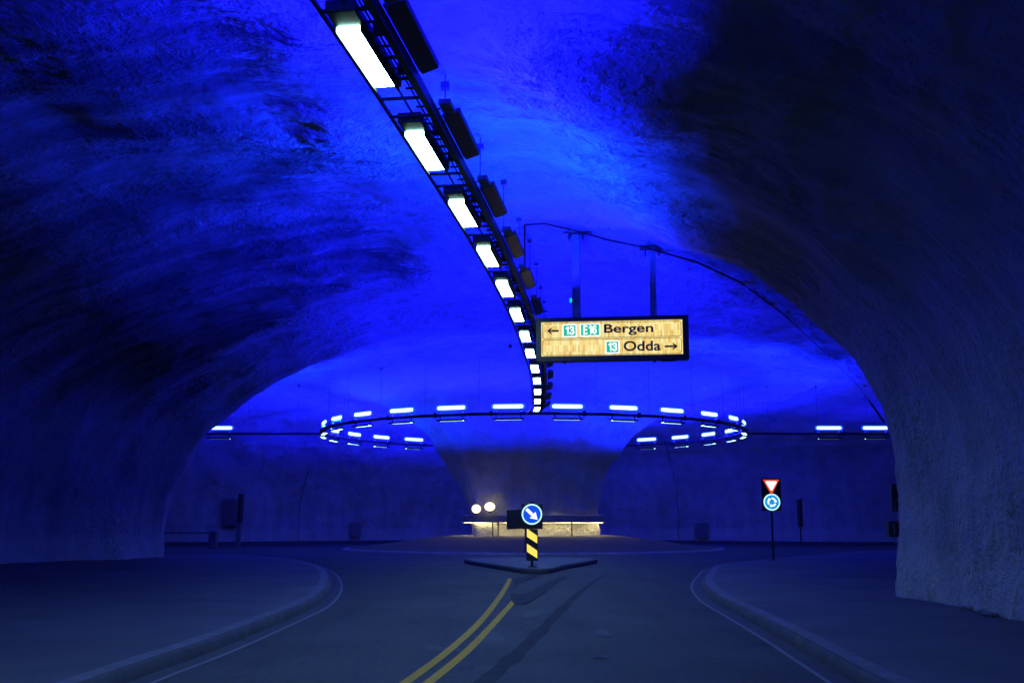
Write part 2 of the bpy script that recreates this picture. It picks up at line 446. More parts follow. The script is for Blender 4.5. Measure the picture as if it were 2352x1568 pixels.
def reachL(t, p):
    if p.y < 30: return (-16.5, p.y, 0)
    return (min(-16.5, p.x - 4), max(30, p.y - 8), 0)
def reachR(t, p):
    if p.y < 26: return (9.5 + max(0, p.y - 16) * .55, p.y + max(0, p.y - 20) * .1, 0)
    return (max(15 + (p.y - 26) * .6, p.x + 2), max(24, p.y - 9), 0)
apron('pavement', LK, 1, .20, reachL, 'wide raised concrete apron on the left of the road')
apron('pavement', RK, -1, .10, reachR, 'wide raised concrete apron on the right of the road')
# far footway below the far wall
fw = []
for (x, y) in [(-42, 64.3), (-24, 64.6), (-17, 66.4), (-10, 70.6), (-4, 73), (2, 73.8), (8, 72.9), (14, 70), (19, 66.6), (26, 65.1), (42, 64.6)]: fw.append(Vector((x, y, 0)))
fw = spline(fw, 6); m = MB(); m.sweep(fw, [(-.0, 0), (-.03, .13), (-.1, .15), (-4.5, .2)])
tag(m.build('footway', M_gutter), 'dark narrow footway below the far wall', 'pavement', kind='structure')
# roundabout island
m = MB(); pr = [(9.75, 0), (9.72, .06), (9.68, .085), (9.45, .09)]; n = 120
def lathe(m, pr, n, cx, cy, wob=0):
    vs = [(cx + math.cos(2 * PI * j / n) * r, cy + math.sin(2 * PI * j / n) * r, z + wob * math.sin(j * .7 + r * 3)) for (r, z) in pr for j in range(n)]
    m.add(vs, [(i * n + j, i * n + (j + 1) % n, (i + 1) * n + (j + 1) % n, (i + 1) * n + j) for i in range(len(pr) - 1) for j in range(n)])
lathe(m, pr, n, RCX, RCY)
k_ = plain('pale_kerb', (.18, .18, .18), .7, 0, .35, 2.2, .3)
tag(m.build('roundabout_kerb', k_, None, True), 'low pale kerb round the roundabout island', 'kerb', kind='structure')
m = MB(); lathe(m, [(9.46, .085), (8.8, .14), (7.8, .26), (6.6, .42), (5.4, .58), (4.4, .68), (3.6, .70), (3.0, .70)], n, RCX, RCY, .012)
tag(m.build('roundabout_mound', M_gravel, None, True), 'low dark gravel mound of the roundabout island', 'mound', kind='structure')
# centre lines and patches
ZL = .006
def strip(name, pts, w, mat, z=ZL, label=None):
    m = MB(); m.sweep(spline(pts, 8), [(-w / 2, z), (w / 2, z)]); o = m.build(name, mat); tag(o, label, 'road marking' if label else None, kind='structure'); return o
strip('yellow_line', [Vector((-1.7, -4, 0)), G(820, 1640), G(932, 1567), G(1035, 1490), G(1105, 1425), G(1148, 1370), G(1168, 1337), G(1171, 1328)], .105, M_yellow, ZL, 'left yellow centre line bending towards the traffic island')
strip('yellow_line', [Vector((-1.45, -4, 0)), G(880, 1640), G(985, 1567), G(1078, 1490), G(1140, 1425), G(1187, 1373)], .105, M_yellow, ZL, 'right shorter yellow centre line')
def patch(pts, mat, z, name='tar_patch', jag=.03):
    c = [G(*p) for p in pts]; c = spline(c + [c[0]], 5)[:-1]; m = MB()
    m.add([(p.x + random.uniform(-jag, jag), p.y + random.uniform(-jag, jag) * 4, z) for p in c], [tuple(range(len(c)))])
    tag(m.build(name, mat), kind='structure')
patch([(1178, 1331), (1215, 1322), (1250, 1318), (1228, 1326), (1190, 1340), (1180, 1352)], M_tar, .012)
patch([(1172, 1362), (1205, 1364), (1232, 1352), (1275, 1328), (1300, 1325), (1270, 1345), (1240, 1368), (1215, 1385), (1190, 1388), (1172, 1377)], M_tar, .0145)
patch([(1205, 1407), (1240, 1398), (1245, 1405), (1222, 1418), (1200, 1416)], M_gutter, .011)
patch([(1368, 1448), (1385, 1444), (1400, 1452), (1404, 1462), (1372, 1460)], M_gutter, .011)
patch([(1385, 1415), (1410, 1410), (1415, 1416), (1390, 1418)], M_gutter, .0125)
patch([(1368, 1509), (1385, 1506), (1392, 1511), (1372, 1513)], M_gutter, .011)
patch([(975, 1487), (1000, 1480), (1050, 1488), (1060, 1494), (1000, 1494)], M_gutter, .0035)
patch([(1090, 1460), (1130, 1452), (1160, 1465), (1135, 1475), (1100, 1474)], M_gutter, .0035)
# tyre-polished darker strip across the right lane
k = NM('worn_asphalt'); v = k.coord(); c = k.ramp(k.noise(v, 3, 5, .7), [(.35, (.036, .037, .040)), (.65, (.050, .052, .056))]); k.link(c, k.bs.inputs['Base Color']); k.bs.inputs['Roughness'].default_value = .95; k.bs.inputs['Specular IOR Level'].default_value = .1
ws = spline([G(1040, 1640), G(1120, 1560), G(1200, 1490), G(1265, 1425), G(1320, 1370), G(1365, 1335), G(1400, 1316)], 8); m = MB(); vs = []
for i, p in enumerate(ws):
    d = (ws[min(i + 1, len(ws) - 1)] - ws[max(i - 1, 0)]).normalized(); q = i / (len(ws) - 1); hw_ = (.09 * (1 - q ** 3) + .01) * (1 + .25 * math.sin(i * 1.3) * math.sin(i * .37))
    vs += [p + Vector((d.y, -d.x, 0)) * hw_ + Vector((0, 0, .003)), p - Vector((d.y, -d.x, 0)) * hw_ + Vector((0, 0, .003))]
m.add(vs, [(2 * i, 2 * i + 1, 2 * i + 3, 2 * i + 2) for i in range(len(ws) - 1)]); tag(m.build('worn_strip', k.m), kind='structure')

# traffic island with its kerb
c = [(0.30, 30.6), (.98, 30.6), (1.6, 33.2), (2.95, 38.2), (2.2, 39.6), (.6, 40.1), (-.9, 39.6), (-1.65, 38.2), (-.4, 33.2)]
cs = spline([Vector((x, y, 0)) for x, y in c + [c[0]]], 4)[:-1]
cen = Vector((.65, 36.2, 0)); n = len(cs)
m = MB()
rows = [(1.0, 0), (1.0, .11), (.985, .14), (.94, .145)]
m.add([((p - cen) * s + cen + Vector((0, 0, z))) for s, z in rows for p in cs], [(i * n + j, i * n + (j + 1) % n, (i + 1) * n + (j + 1) % n, (i + 1) * n + j) for i in range(3) for j in range(n)])
isl = empty('traffic_island', (0, 0, 0)); tag(isl, 'low V nosed concrete traffic island under the keep right sign', 'traffic island')
m.build('kerb', M_gutter, isl, True)
m = MB(); m.add([((p - cen) * .945 + cen + Vector((0, 0, .143))) for p in cs] + [cen + Vector((0, 0, .16))], [(j, (j + 1) % n, n) for j in range(n)])
m.build('top', plain('island_concrete', (.09, .09, .092), .85, 0, .35, 3, .3), isl, True)

# ------------------------------------------------------------------ lamps over the road
ZT = 5.9
lamp_px = [(860, 128), (990, 343), (1075, 487), (1130, 586), (1167, 660), (1194, 721), (1212, 771), (1223, 810), (1233, 845), (1237, 873), (1238, 898), (1237.5, 920), (1235, 938)]
LP = [G(x, y, ZT) for x, y in lamp_px]
near = []
d0 = LP[0] - LP[1]
for i in range(1, 6): near.append(LP[0] + d0 * i + Vector((-.06 * i * i, 0, 0)))
TP = near[::-1] + LP + [Vector((RCX - .25, RCY - RR, ZT))]
tray_path = spline(TP, 10)
LIGHTS = {}
def uplight(parent, loc, rot, watts, lx, ly, spread, colr=BLUE, wing=3.0, lim=60.0):
    key = (watts, lx, ly, spread, colr, wing)
    if key not in LIGHTS:
        l = bpy.data.lights.new('blue_uplight', 'AREA'); l.shape = 'RECTANGLE'; l.size = lx; l.size_y = ly
        l.energy = watts; l.color = colr; l.spread = R(spread); l.use_nodes = True
        # the reflector throws most of the light to the sides (batwing), little straight up
        t = l.node_tree; em = t.nodes['Emission']; g = t.nodes.new('ShaderNodeNewGeometry')
        d = t.nodes.new('ShaderNodeVectorMath'); d.operation = 'DOT_PRODUCT'
        t.links.new(g.outputs['Incoming'], d.inputs[0]); t.links.new(g.outputs['Normal'], d.inputs[1])
        a = t.nodes.new('ShaderNodeMath'); a.operation = 'ABSOLUTE'; t.links.new(d.outputs['Value'], a.inputs[0])
        p = t.nodes.new('ShaderNodeMath'); p.operation = 'POWER'; p.inputs[1].default_value = -wing; t.links.new(a.outputs[0], p.inputs[0])
        m = t.nodes.new('ShaderNodeMath'); m.operation = 'MINIMUM'; m.inputs[1].default_value = lim; t.links.new(p.outputs[0], m.inputs[0])
        q = t.nodes.new('ShaderNodeMath'); q.operation = 'DIVIDE'; q.inputs[1].default_value = lim; t.links.new(m.outputs[0], q.inputs[0])
        t.links.new(q.outputs[0], em.inputs['Strength'])
        LIGHTS[key] = l
    o = bpy.data.objects.new('blue_uplight', LIGHTS[key]); col.objects.link(o); o.parent = parent; o.location = loc; o.rotation_euler = rot
    return o
def road_lamp():
    t = empty('tunnel_lamp', (0, 0, 0))           # local +Y runs along the tray, +X to the right
    m = MB(); m.box(-.19, .09, -.98, .75, -.02, .10, None, .012)
    m.build('housing', M_dark, t)
    for q0, q1 in ((-.175, -.162), (.062, .075)): m = MB(); m.box(q0, q1, -.72, .72, -.088, -.0205); m.build('added_louvre', M_dark, t)  # fins added to keep the white light off the upper walls
    m = MB(); m.box(-.155, .055, -.69, .69, -.034, -.0215, None, .004); m.build('light_panel', M_panel, t)
    # blue floodlight: dark trough tilted to the right above the tray
    Mx = Matrix.Translation((.385, 0, .16)) @ Matrix.Rotation(R(-20), 4, 'Y')
    u = MB(); prf = [(-.09, -.028), (.09, -.028), (.115, .022), (.105, .022), (.083, -.02), (-.083, -.02), (-.105, .022), (-.115, .022)]
    u.prism(prf, -.74, .74, Mx)
    uo = u.build('flood_trough', M_dark, t)
    for sgn in (-1, 1):
        e = MB(); e.prism([(-.085, -.024), (.085, -.024), (.108, .02), (-.108, .02)], sgn * .74, sgn * .755, Mx); e.build('end_cap', M_grey, uo)
    e = MB(); e.tube([Mx @ Vector((.0, -.6, .012)), Mx @ Vector((.0, .6, .012))], .018, 8); e.build('tube', M_tubeB, uo)
    e = MB(); e.box(.30, .44, -1.08, -.78, .13, .20, None, .012); e.build('driver_box', M_grey, t)
    e = MB(); e.box(.12, .26, -.50, -.44, -.0, .12); e.build('bracket', M_dark, t)
    e = MB(); e.box(.12, .26, .44, .50, -.0, .12); e.build('bracket', M_dark, t)
    e = MB(); e.tube([(.10, -.8, .06), (.16, -.84, .14), (.28, -.76, .22), (.33, -.67, .16)], .012, 6); e.build('supply_cable', M_cable, t)
    return t
ordn = ['first', 'second', 'third', 'fourth', 'fifth', 'sixth', 'seventh', 'eighth', 'ninth', 'tenth', 'eleventh', 'twelfth', 'last']
proto = road_lamp()
alll = [(p, 'n') for p in near] + [(p, i) for i, p in enumerate(LP)]
for q, (p, i) in enumerate(alll):
    o = proto if q == 0 else copy_tree(proto)
    j = min(range(len(tray_path)), key=lambda a: (tray_path[a] - p).length)
    tdir = tray_path[min(j + 1, len(tray_path) - 1)] - tray_path[max(j - 1, 0)]
    o.location = p; o.rotation_euler = (0, 0, math.atan2(-tdir.x, tdir.y)); o['w'] = 1
    del o['w']
    if i == 'n': lab = '%s unseen white tunnel lamp behind the first visible one of the tray' % ordn[4 - q]
    elif i == 12: lab = 'last white tunnel lamp of the tray, right at the ring'
    else: lab = '%s white panel tunnel lamp of the tray counted from the viewer' % ordn[i]
    tag(o, lab, 'tunnel lamp', 'white tunnel lamps along the tray over the road')
    up = (0, R(180) , 0)
    cyan = BLUE if i not in (2, 3) else (0.0, .06, 1.0)
    l = uplight(o, (.39, 0, .25), (0, R(180 - 1), 0), BLUE_W, .2, 1.2, 178, cyan)
# the tray itself
tray = empty('cable_tray', (0, 0, 0)); tag(tray, 'long curved dark ladder tray carrying the lamps over the road', 'cable tray')
m = MB(); m.sweep(tray_path, [(-.27, .02), (-.235, .02), (-.235, .055), (-.27, .055), (-.27, .02)]); m.build('side_rail', M_dark, tray)
m = MB(); m.sweep(tray_path, [(.20, .0), (.27, .0), (.27, .13), (.20, .13), (.20, .0)]); m.build('side_rail', M_dark, tray)
m = MB()
def along(path, step):
    out = []; acc = 0; prev = path[0]
    for p in path[1:]:
        seg = (p - prev).length; k = acc
        while k + step <= acc + seg + 1e-9:
            k += step; t = (k - acc) / seg
            out.append((prev.lerp(p, t), (p - prev).normalized()))
        acc = (acc + seg) - k; acc = -((k) - (acc + k)) if False else acc
        prev = p
    return out
def stations(path, step):
    L = [0]
    for a, b in zip(path, path[1:]): L.append(L[-1] + (b - a).length)
    out = []; s = 0; i = 0
    while s < L[-1]:
        while L[i + 1] < s: i += 1
        t = (s - L[i]) / (L[i + 1] - L[i]); d = (path[i + 1] - path[i]).normalized()
        out.append((path[i].lerp(path[i + 1], t), d)); s += step
    return out
for q, (p, d) in enumerate(stations(tray_path, .13)):
    nn = Vector((d.y, -d.x, 0)); 
    Mx = Matrix.Translation(p) @ Matrix.Rotation(math.atan2(-d.x, d.y), 4, 'Z')
    if q % 2 == 0: m.box(.085, .2, -.011, .011, .035, .055, Mx)
    if q % 4 == 0: m.box(-.235, .2, -.016, .016, .03, .06, Mx)
m.sweep(tray_path, [(-.02, .06), (.0, .06), (.0, .08), (-.02, .08), (-.02, .06)])
m.sweep(tray_path, [(.12, .06), (.135, .06), (.135, .075), (.12, .075), (.12, .06)])
m.build('rungs', M_dark, tray)
m = MB()
for off in (.15, .175): m.tube([p + Vector((off, 0, .11 + .015 * math.sin(i * .9 + off * 50))) for i, p in enumerate(tray_path)], .014, 5)
m.build('cables', M_cable, tray)
wire_mat = plain('wire_steel', (.05, .055, .07), .5, .4, .2, 5)
def wires(parent, pts, r=.008, z=ZT + .1):
    for p in pts:
        zt = zceil(p.x, p.y) + .12
        m = MB(); m.tube([(p.x, p.y, z), (p.x, p.y, zt)], r, 6); 
        m.box(p.x - .05, p.x + .05, p.y - .05, p.y + .05, zt - .2, zt - .12)
        m.build('suspension_wire', wire_mat, parent)
wires(tray, [p + Vector((.24, 0, 0)) for p, d in stations(tray_path, 2.7)][6:])

# ------------------------------------------------------------------ the ring of lamps round the pillar
ringp = [Vector((RCX + RR * math.sin(2 * PI * i / 162), RCY - RR * math.cos(2 * PI * i / 162), ZT)) for i in range(163)]
ring = empty('lamp_ring', (0, 0, 0)); tag(ring, 'large dark circular tray hung round the rock pillar', 'lamp ring')
def rails(path, parent):
    for u in (-.13, .13):
        m = MB(); m.sweep(path, [(u - .015, .0), (u + .015, .0), (u + .015, .075), (u - .015, .075), (u - .015, .0)]); m.build('side_rail', M_dark, parent)
    m = MB()
    for p, d in stations(path, .3):
        Mx = Matrix.Translation(p) @ Matrix.Rotation(math.atan2(-d.x, d.y), 4, 'Z'); m.box(-.115, .115, -.015, .015, .02, .05, Mx)
    m.build('rungs', M_dark, parent)
    m = MB(); m.tube([p + Vector((.0, .0, .09 + .012 * math.sin(i * 1.1))) for i, p in enumerate(path)], .02, 5, False); m.build('cables', M_cable, parent)
rails(ringp, ring)
NR = 27
def ring_lamp():
    t = empty('ring_lamp', (0, 0, 0))            # local X along the ring
    m = MB(); m.box(-.68, .68, -.12, .12, -.20, -.145, None, .012); m.build('housing', M_dark, t)
    m = MB(); m.box(-.56, .56, -.10, .10, -.214, -.2015, None, .004); m.build('light_panel', M_panel_dim, t)
    for q0 in (-.118, .104): m = MB(); m.box(-.58, .58, q0, q0 + .014, -.229, -.2005); m.build('added_louvre', M_dark, t)  # fins added to screen the bright panel from the side
    def caps(hl, rz, ry, zc):
        m = MB(); n = 14; prof = []
        vs = []; st = []
        for i in range(6): a = PI / 2 * i / 5; st.append((-hl - rz * math.cos(a) , math.sin(a)))
        for i in range(6): a = PI / 2 * (5 - i) / 5; st.append((hl + rz * math.cos(a), math.sin(a)))
        for x, s in st:
            for j in range(n): q = 2 * PI * j / n; vs.append((x, math.cos(q) * ry * s, zc + math.sin(q) * rz * s))
        m.add(vs, [(i * n + j, i * n + (j + 1) % n, (i + 1) * n + (j + 1) % n, (i + 1) * n + j) for i in range(len(st) - 1) for j in range(n)])
        return m
    tb = caps(.575, .082, .05, .36).build('tube_light', M_tubeW, t, True)
    caps(.61, .135, .016, .36).build('thin_plate', M_tubeB, tb, True)  # glowing plate added as the blue halo round the tube
    m = MB(); m.box(.66, .80, -.07, .07, -.05, .17, None, .01); m.build('driver_box', M_dark, t)
    for bx_ in (-.55, .52): m = MB(); m.box(bx_ - .02, bx_ + .02, -.02, .02, -.144, .29); m.build('bracket', M_dark, t)
    return t
rp = ring_lamp()
def seat(i):
    a = (i + .5) * 2 * PI / NR; return a
RL = []
for i in range(NR):
    a = seat(i); o = rp if i == 0 else copy_tree(rp)
    o.location = (RCX + RR * math.sin(a), RCY - RR * math.cos(a), ZT); o.rotation_euler = (0, 0, a + (PI if (i >= 14) else 0))
    side = 'right' if i < 14 else 'left'; kx = i if i < 14 else NR - 1 - i
    od = ordn[kx] if kx < 12 else 'thirteenth'
    if kx == 13: lab = 'ring lamp at the far back of the ring, hidden behind the pillar'
    else: lab = '%s blue topped ring lamp %s of the tray junction, counted round from the near side' % (od, side)
    tag(o, lab, 'ring lamp', 'blue topped lamps of the ring')
    uplight(o, (0, 0, .14), (R(14) * (1 if i < 14 else -1), R(180), 0), RING_W, 1.2, .16, 174, BLUE if i not in (2, 21, 22, 5) else (0.0, .06, 1.0))
wires(ring, [p for i, p in enumerate(ringp[:-1]) if i % 6 == 0], .008)
# side trays going into the side tunnels
for sg, xs, x1, word in ((-1, [-15.4, -17.95, -20.5, -23], -30, 'left'), (1, [16.7, 19.15, 21.6, 24.1], 32, 'right')):
    side = empty('cable_tray', (0, 0, 0)); tag(side, 'straight dark tray running %s from the ring into the side tunnel' % word, 'cable tray')
    path = [Vector((RCX + sg * RR + (x1 - RCX - sg * RR) * i / 30, 57 + .01 * i, ZT)) for i in range(31)]
    rails(path, side)
    wires(side, [Vector((x, 57.1, 0)) for x in [RCX + sg * (RR + 1.5 + 2.6 * q) for q in range(6)]], .008)
    for q, x in enumerate(xs):
        o = copy_tree(rp); o.location = (x, 57.1, ZT); o.rotation_euler = (0, 0, PI if sg < 0 else 0)
        for ch in o.children:
            if ch.type == 'LIGHT': ch.location = (0, 0, .14); ch.rotation_euler = (0, R(180), 0)
        tag(o, '%s blue topped lamp %s of the ring, on the %s side tray' % (['nearest', 'second', 'third', 'fourth'][q], word, word), 'ring lamp', 'blue topped lamps on the side trays')

# ------------------------------------------------------------------ the lit direction sign
SD = 22.0
sx = (P(1243.5, 780, SD + .17) + P(1568, 774, SD - .17)) / 2
top = (P(1243.5, 741.3, SD + .17).z + P(1568, 733.6, SD - .17).z) / 2
bot = (P(1243.5, 820, SD + .17).z + P(1568, 814, SD - .17).z) / 2
WL = (P(1568, 774, SD - .17) - P(1243.5, 780, SD + .17)).length; HL = top - bot
sign = empty('direction_sign', (sx.x, SD, (top + bot) / 2), (0, 0, -math.atan2(.34, WL)))
tag(sign, 'wide lit yellow direction sign reading Bergen and Odda hung from two ceiling poles', 'road sign')
hw, hh = WL / 2, HL / 2
m = MB(); m.box(-hw - .09, hw + .11, 0.0, .26, -hh - .09, hh + .07, None, .012)
m.build('casing', M_black, sign)
m = MB(); m.box(-hw - .10, hw + .12, -.09, .0, hh, hh + .08); m.box(-hw - .10, hw + .12, -.09, .0, -hh - .10, -hh)
m.box(-hw - .10, -hw, -.09, 0, -hh, hh); m.box(hw, hw + .12, -.09, 0, -hh, hh); m.build('hood', M_black, sign)
m = MB(); m.box(-1.0, -.94, .05, .11, -hh - .135, -hh - .10); m.box(.84, .90, .05, .11, -hh - .135, -hh - .10); m.box(1.0, 1.3, .04, .12, -hh - .12, -hh - .10); m.build('cable_gland', M_black, sign)
# display: lit yellow field in columns
k = NM('lit_display'); v = k.coord((1, 1, 1))
sep = k.node('ShaderNodeSeparateXYZ'); k.link(v, sep.inputs[0])
def cellnoise(k, fx, fz, seed):
    cmb = k.node('ShaderNodeCombineXYZ'); k.link(k.math('FLOOR', k.math('MULTIPLY', sep.outputs[0], fx)), cmb.inputs[0]); k.link(k.math('FLOOR', k.math('MULTIPLY', k.math('ADD', sep.outputs[2], 3.0), fz)), cmb.inputs[1]); cmb.inputs[2].default_value = seed
    wn = k.node('ShaderNodeTexWhiteNoise'); k.link(cmb.outputs[0], wn.inputs['Vector']); return wn.outputs['Value']
mixn = k.math('ADD', k.math('MULTIPLY', cellnoise(k, 26, 7.3, 1.0), .45), k.math('ADD', k.math('MULTIPLY', cellnoise(k, 95, 3.1, 5.0), .22), k.math('MULTIPLY', k.noise(v, 5, 2), .45)))
cc = k.ramp(mixn, [(.25, (.78, .47, .09)), (.55, (.94, .71, .20)), (.85, (1.0, .95, .46))])
k.link(cc, k.bs.inputs['Emission Color']); k.bs.inputs['Emission Strength'].default_value = 1.0; k.bs.inputs['Base Color'].default_value = (.02, .02, .02, 1)
M_disp = k.m
M_ink = plain('dark_lettering', (.006, .010, .006), .6)
M_green = glow('green_badge', (.0, .52, .33), 1.0); M_lwhite = glow('lit_white', (1, 1, 1), 1.15)
m = MB(); m.box(-hw, hw, -.012, .0, -hh, hh); disp = m.build('display', M_disp, sign)
def rrect(x0, x1, z0, z1, r, n=5):
    out = []
    for cx, cz, a0 in ((x1 - r, z1 - r, 0), (x0 + r, z1 - r, 90), (x0 + r, z0 + r, 180), (x1 - r, z0 + r, 270)):
        for i in range(n + 1): a = R(a0 + 90 * i / n); out.append((cx + r * math.cos(a), cz + r * math.sin(a)))
    return out
def outline(m, poly, w, y0, y1, closed=True):
    n = len(poly); cx = sum(p[0] for p in poly) / n; cz = sum(p[1] for p in poly) / n
    inn = []
    for i in range(n):
        a = Vector(poly[i - 1]); b = Vector(poly[(i + 1) % n]); d = (b - a).normalized(); nn = Vector((d.y, -d.x))
        if nn.dot(Vector((cx, cz)) - Vector(poly[i])) < 0: nn = -nn
        inn.append((poly[i][0] + nn.x * w, poly[i][1] + nn.y * w))
    for i in range(n):
        j = (i + 1) % n
        m.prism([poly[i], poly[j], inn[j], inn[i]], y0, y1)
S = WL / 1900.0                      # photograph units of the sign crop: display is 1900 x 460
def U(x, y):                         # crop coordinates -> sign coordinates (top edge tilts in the crop)
    yt = 205 - 45 * (x - 220) / 1900.0; yb = 665 - 35 * (x - 220) / 1900.0
    return ((x - 1170) * S, hh - (y - yt) / (yb - yt) * HL)
m = MB()
zm = U(1170, 412)[1]
for (z0, z1) in ((zm + .012, hh - .022), (-hh + .022, zm - .012)):
    outline(m, rrect(-hw + .025, hw - .025, z0, z1, .055), .009, -.018, -.013)
m.build('border_line', M_ink, disp)
def text(body, x0, z0, x1, z1, mat, parent, name, y=-.016, bold=0.0):
    cu = bpy.data.curves.new(name, 'FONT'); cu.body = body; cu.size = 1; cu.offset = bold; cu.extrude = .002
    ob = bpy.data.objects.new(name, cu); col.objects.link(ob)
    dg = bpy.context.evaluated_depsgraph_get(); me = bpy.data.meshes.new_from_object(ob.evaluated_get(dg))
    bpy.data.objects.remove(ob)
    xs = [v.co.x for v in me.vertices]; ys = [v.co.y for v in me.vertices]
    ax, bx, ay, by = min(xs), max(xs), min(ys), max(ys)
    for v in me.vertices:
        v.co = Vector((x0 + (v.co.x - ax) / (bx - ax) * (x1 - x0), y - v.co.z, z0 + (v.co.y - ay) / (by - ay) * (z1 - z0)))
    o = bpy.data.objects.new(name, me); col.objects.link(o); me.materials.clear(); me.materials.append(mat); o.parent = parent
    return o
def arrow(m, x0, x1, z, w, head, y0, y1):
    d = 1 if x1 > x0 else -1
    m.prism([(x0, z - w), (x1 - d * head, z - w), (x1 - d * head, z + w), (x0, z + w)], y0, y1)
    m.prism([(x1, z), (x1 - d * head * 1.25, z - head * .95), (x1 - d * head * .9, z), (x1 - d * head * 1.25, z + head * .95)], y0, y1 - .001)
a1 = U(458, 315); a2 = U(298, 315)
m = MB(); arrow(m, a1[0], a2[0], a1[1], .019, .085, -.018, -.013); m.build('arrow', M_ink, disp)
a1 = U(1878, 520); a2 = U(2052, 518)
m = MB(); arrow(m, a1[0], a2[0], a2[1], .019, .085, -.018, -.013); m.build('arrow', M_ink, disp)
STROKES = {'1': ([[(.22, .76), (.62, 1)], [(.62, 1), (.62, 0)]], .72),
 '3': ([[(.06, .80), (.22, .96), (.5, 1), (.78, .93), (.88, .76), (.75, .58), (.42, .53), (.78, .46), (.94, .27), (.8, .07), (.5, 0), (.2, .04), (.04, .2)]], 1),
 'E': ([[(.08, 0), (.08, 1)], [(.08, 1), (.92, 1)], [(.08, .5), (.85, .5)], [(.08, 0), (.92, 0)]], 1),
 '6': ([[(.88, .84), (.7, .98), (.45, 1), (.2, .87), (.07, .6), (.05, .35), (.15, .1), (.5, 0), (.82, .08), (.95, .3), (.82, .53), (.5, .6), (.2, .5), (.06, .32)]], 1)}
def glyphs(txt, x0, z0, x1, z1, mat, parent):
    tot = sum(STROKES[c][1] for c in txt) + .35 * (len(txt) - 1); u = (x1 - x0) / tot; x = x0; w_ = .016
    for c in txt:
        m = MB(); st, wd = STROKES[c]; kk = 0
        for ln in st:
            pts = [Vector((x + a * u, z0 + b * (z1 - z0))) for a, b in ln]
            for a, b in zip(pts, pts[1:]):
                d = (b - a).normalized(); n = Vector((-d.y, d.x)) * w_; e = d * w_ * .6; kk += 1
                m.prism([tuple(a - e + n), tuple(b + e + n), tuple(b + e - n), tuple(a - e - n)], -.024 - .0002 * kk, -.021)
        m.build('number', mat, parent); x += (wd + .35) * u
def badge(x0, y0, x1, y1, txt, name, scallop=False):
    p = U((x0 + x1) / 2, y0); q = U((x0 + x1) / 2, y1); xa = U(x0, y0)[0]; xb = U(x1, y0)[0]
    m = MB(); m.prism(rrect(xa, xb, q[1], p[1], .03), -.016, -.013); b = m.build('route_badge', M_lwhite, disp)
    w_ = .026; m = MB(); m.prism(rrect(xa + w_, xb - w_, q[1] + w_, p[1] - w_, .02), -.019, -.0162)
    if scallop:
        for (ax_, az_) in ((xa + w_, p[1] - .04), (xb - w_, p[1] - .04), (xa + w_, q[1] + .04), (xb - w_, q[1] + .04)): pass
    m.build('badge_field', M_green, b)
    if scallop:
        m = MB()
        for t in (.22, .5, .78):
            xx = xa + (xb - xa) * t
            m.prism([(xx - .03, p[1] - .018), (xx + .03, p[1] - .018), (xx + .018, p[1] - .034), (xx - .018, p[1] - .034)], -.0205, -.0192)
            m.prism([(xx - .018, q[1] + .034), (xx + .018, q[1] + .034), (xx + .03, q[1] + .018), (xx - .03, q[1] + .018)], -.0205, -.0192)
        m.build('badge_notch', M_lwhite, b)
    iw = (xb - xa); ih = p[1] - q[1]
    glyphs(txt, xa + iw * .2, q[1] + ih * .24, xb - iw * .2, p[1] - ih * .22, M_lwhite, b)
badge(508, 224, 705, 402, '13', 'b'); badge(742, 212, 1022, 392, 'E16', 'b', True); badge(1085, 442, 1278, 618, '13', 'b')
q0 = U(1070, 372); q1 = U(1732, 218)
text('Bergen', U(1070, 300)[0], U(1400, 372)[1], U(1732, 300)[0], U(1170, 222)[1], M_ink, disp, 'lettering', -.016, .02)
text('Odda', U(1332, 520)[0], U(1400, 585)[1], U(1826, 520)[0], U(1600, 446)[1], M_ink, disp, 'lettering', -.016, .02)
# its two ceiling poles
for (px, wd, pyt) in ((1320, .17, 508), (1494, .13, 562)):
    p = P(px, pyt, SD + .2); zc = zceil(p.x, SD + .2)
    pl = MB(); lx = p.x - sx.x; z1 = zc - sign.location.z + .1; M2 = Matrix.Rotation(0, 4, 'Z')
    pl.box(lx - wd / 2, lx + wd / 2, .06, .06 + wd, -hh, z1, None, .01); po = pl.build('pole', M_grey, sign)
    pl = MB(); pl.box(lx - .26, lx + .34, -.02, .30, z1 - .13, z1 - .09); pl.box(lx - .16, lx - .12, .0, .28, z1 - .26, z1 - .13); pl.box(lx + .12, lx + .16, .0, .28, z1 - .26, z1 - .13); pl.build('ceiling_plate', M_dark, po)
lm = empty('cyan_spot', P(1311, 690, SD - .02)); tag(lm, 'tiny added cyan light spot beside the left sign pole', 'light spot')  # made-up glowing spot in place of a cyan reflection
m = MB(); m.tube([(0, 0, -.05), (0, 0, -.035), (0, 0, .035), (0, 0, .05)], [.012, .024, .024, .012], 10); m.build('lens', glow('cyan_spot_glow', (.0, .55, 1.0), 1.4), lm, True)  # glowing body of the added cyan spot
m = MB(); m.box(-.03, .03, .025, .09, -.06, .06, None, .008); m.build('clip', M_dark, lm)  # dark backing of the added cyan spot

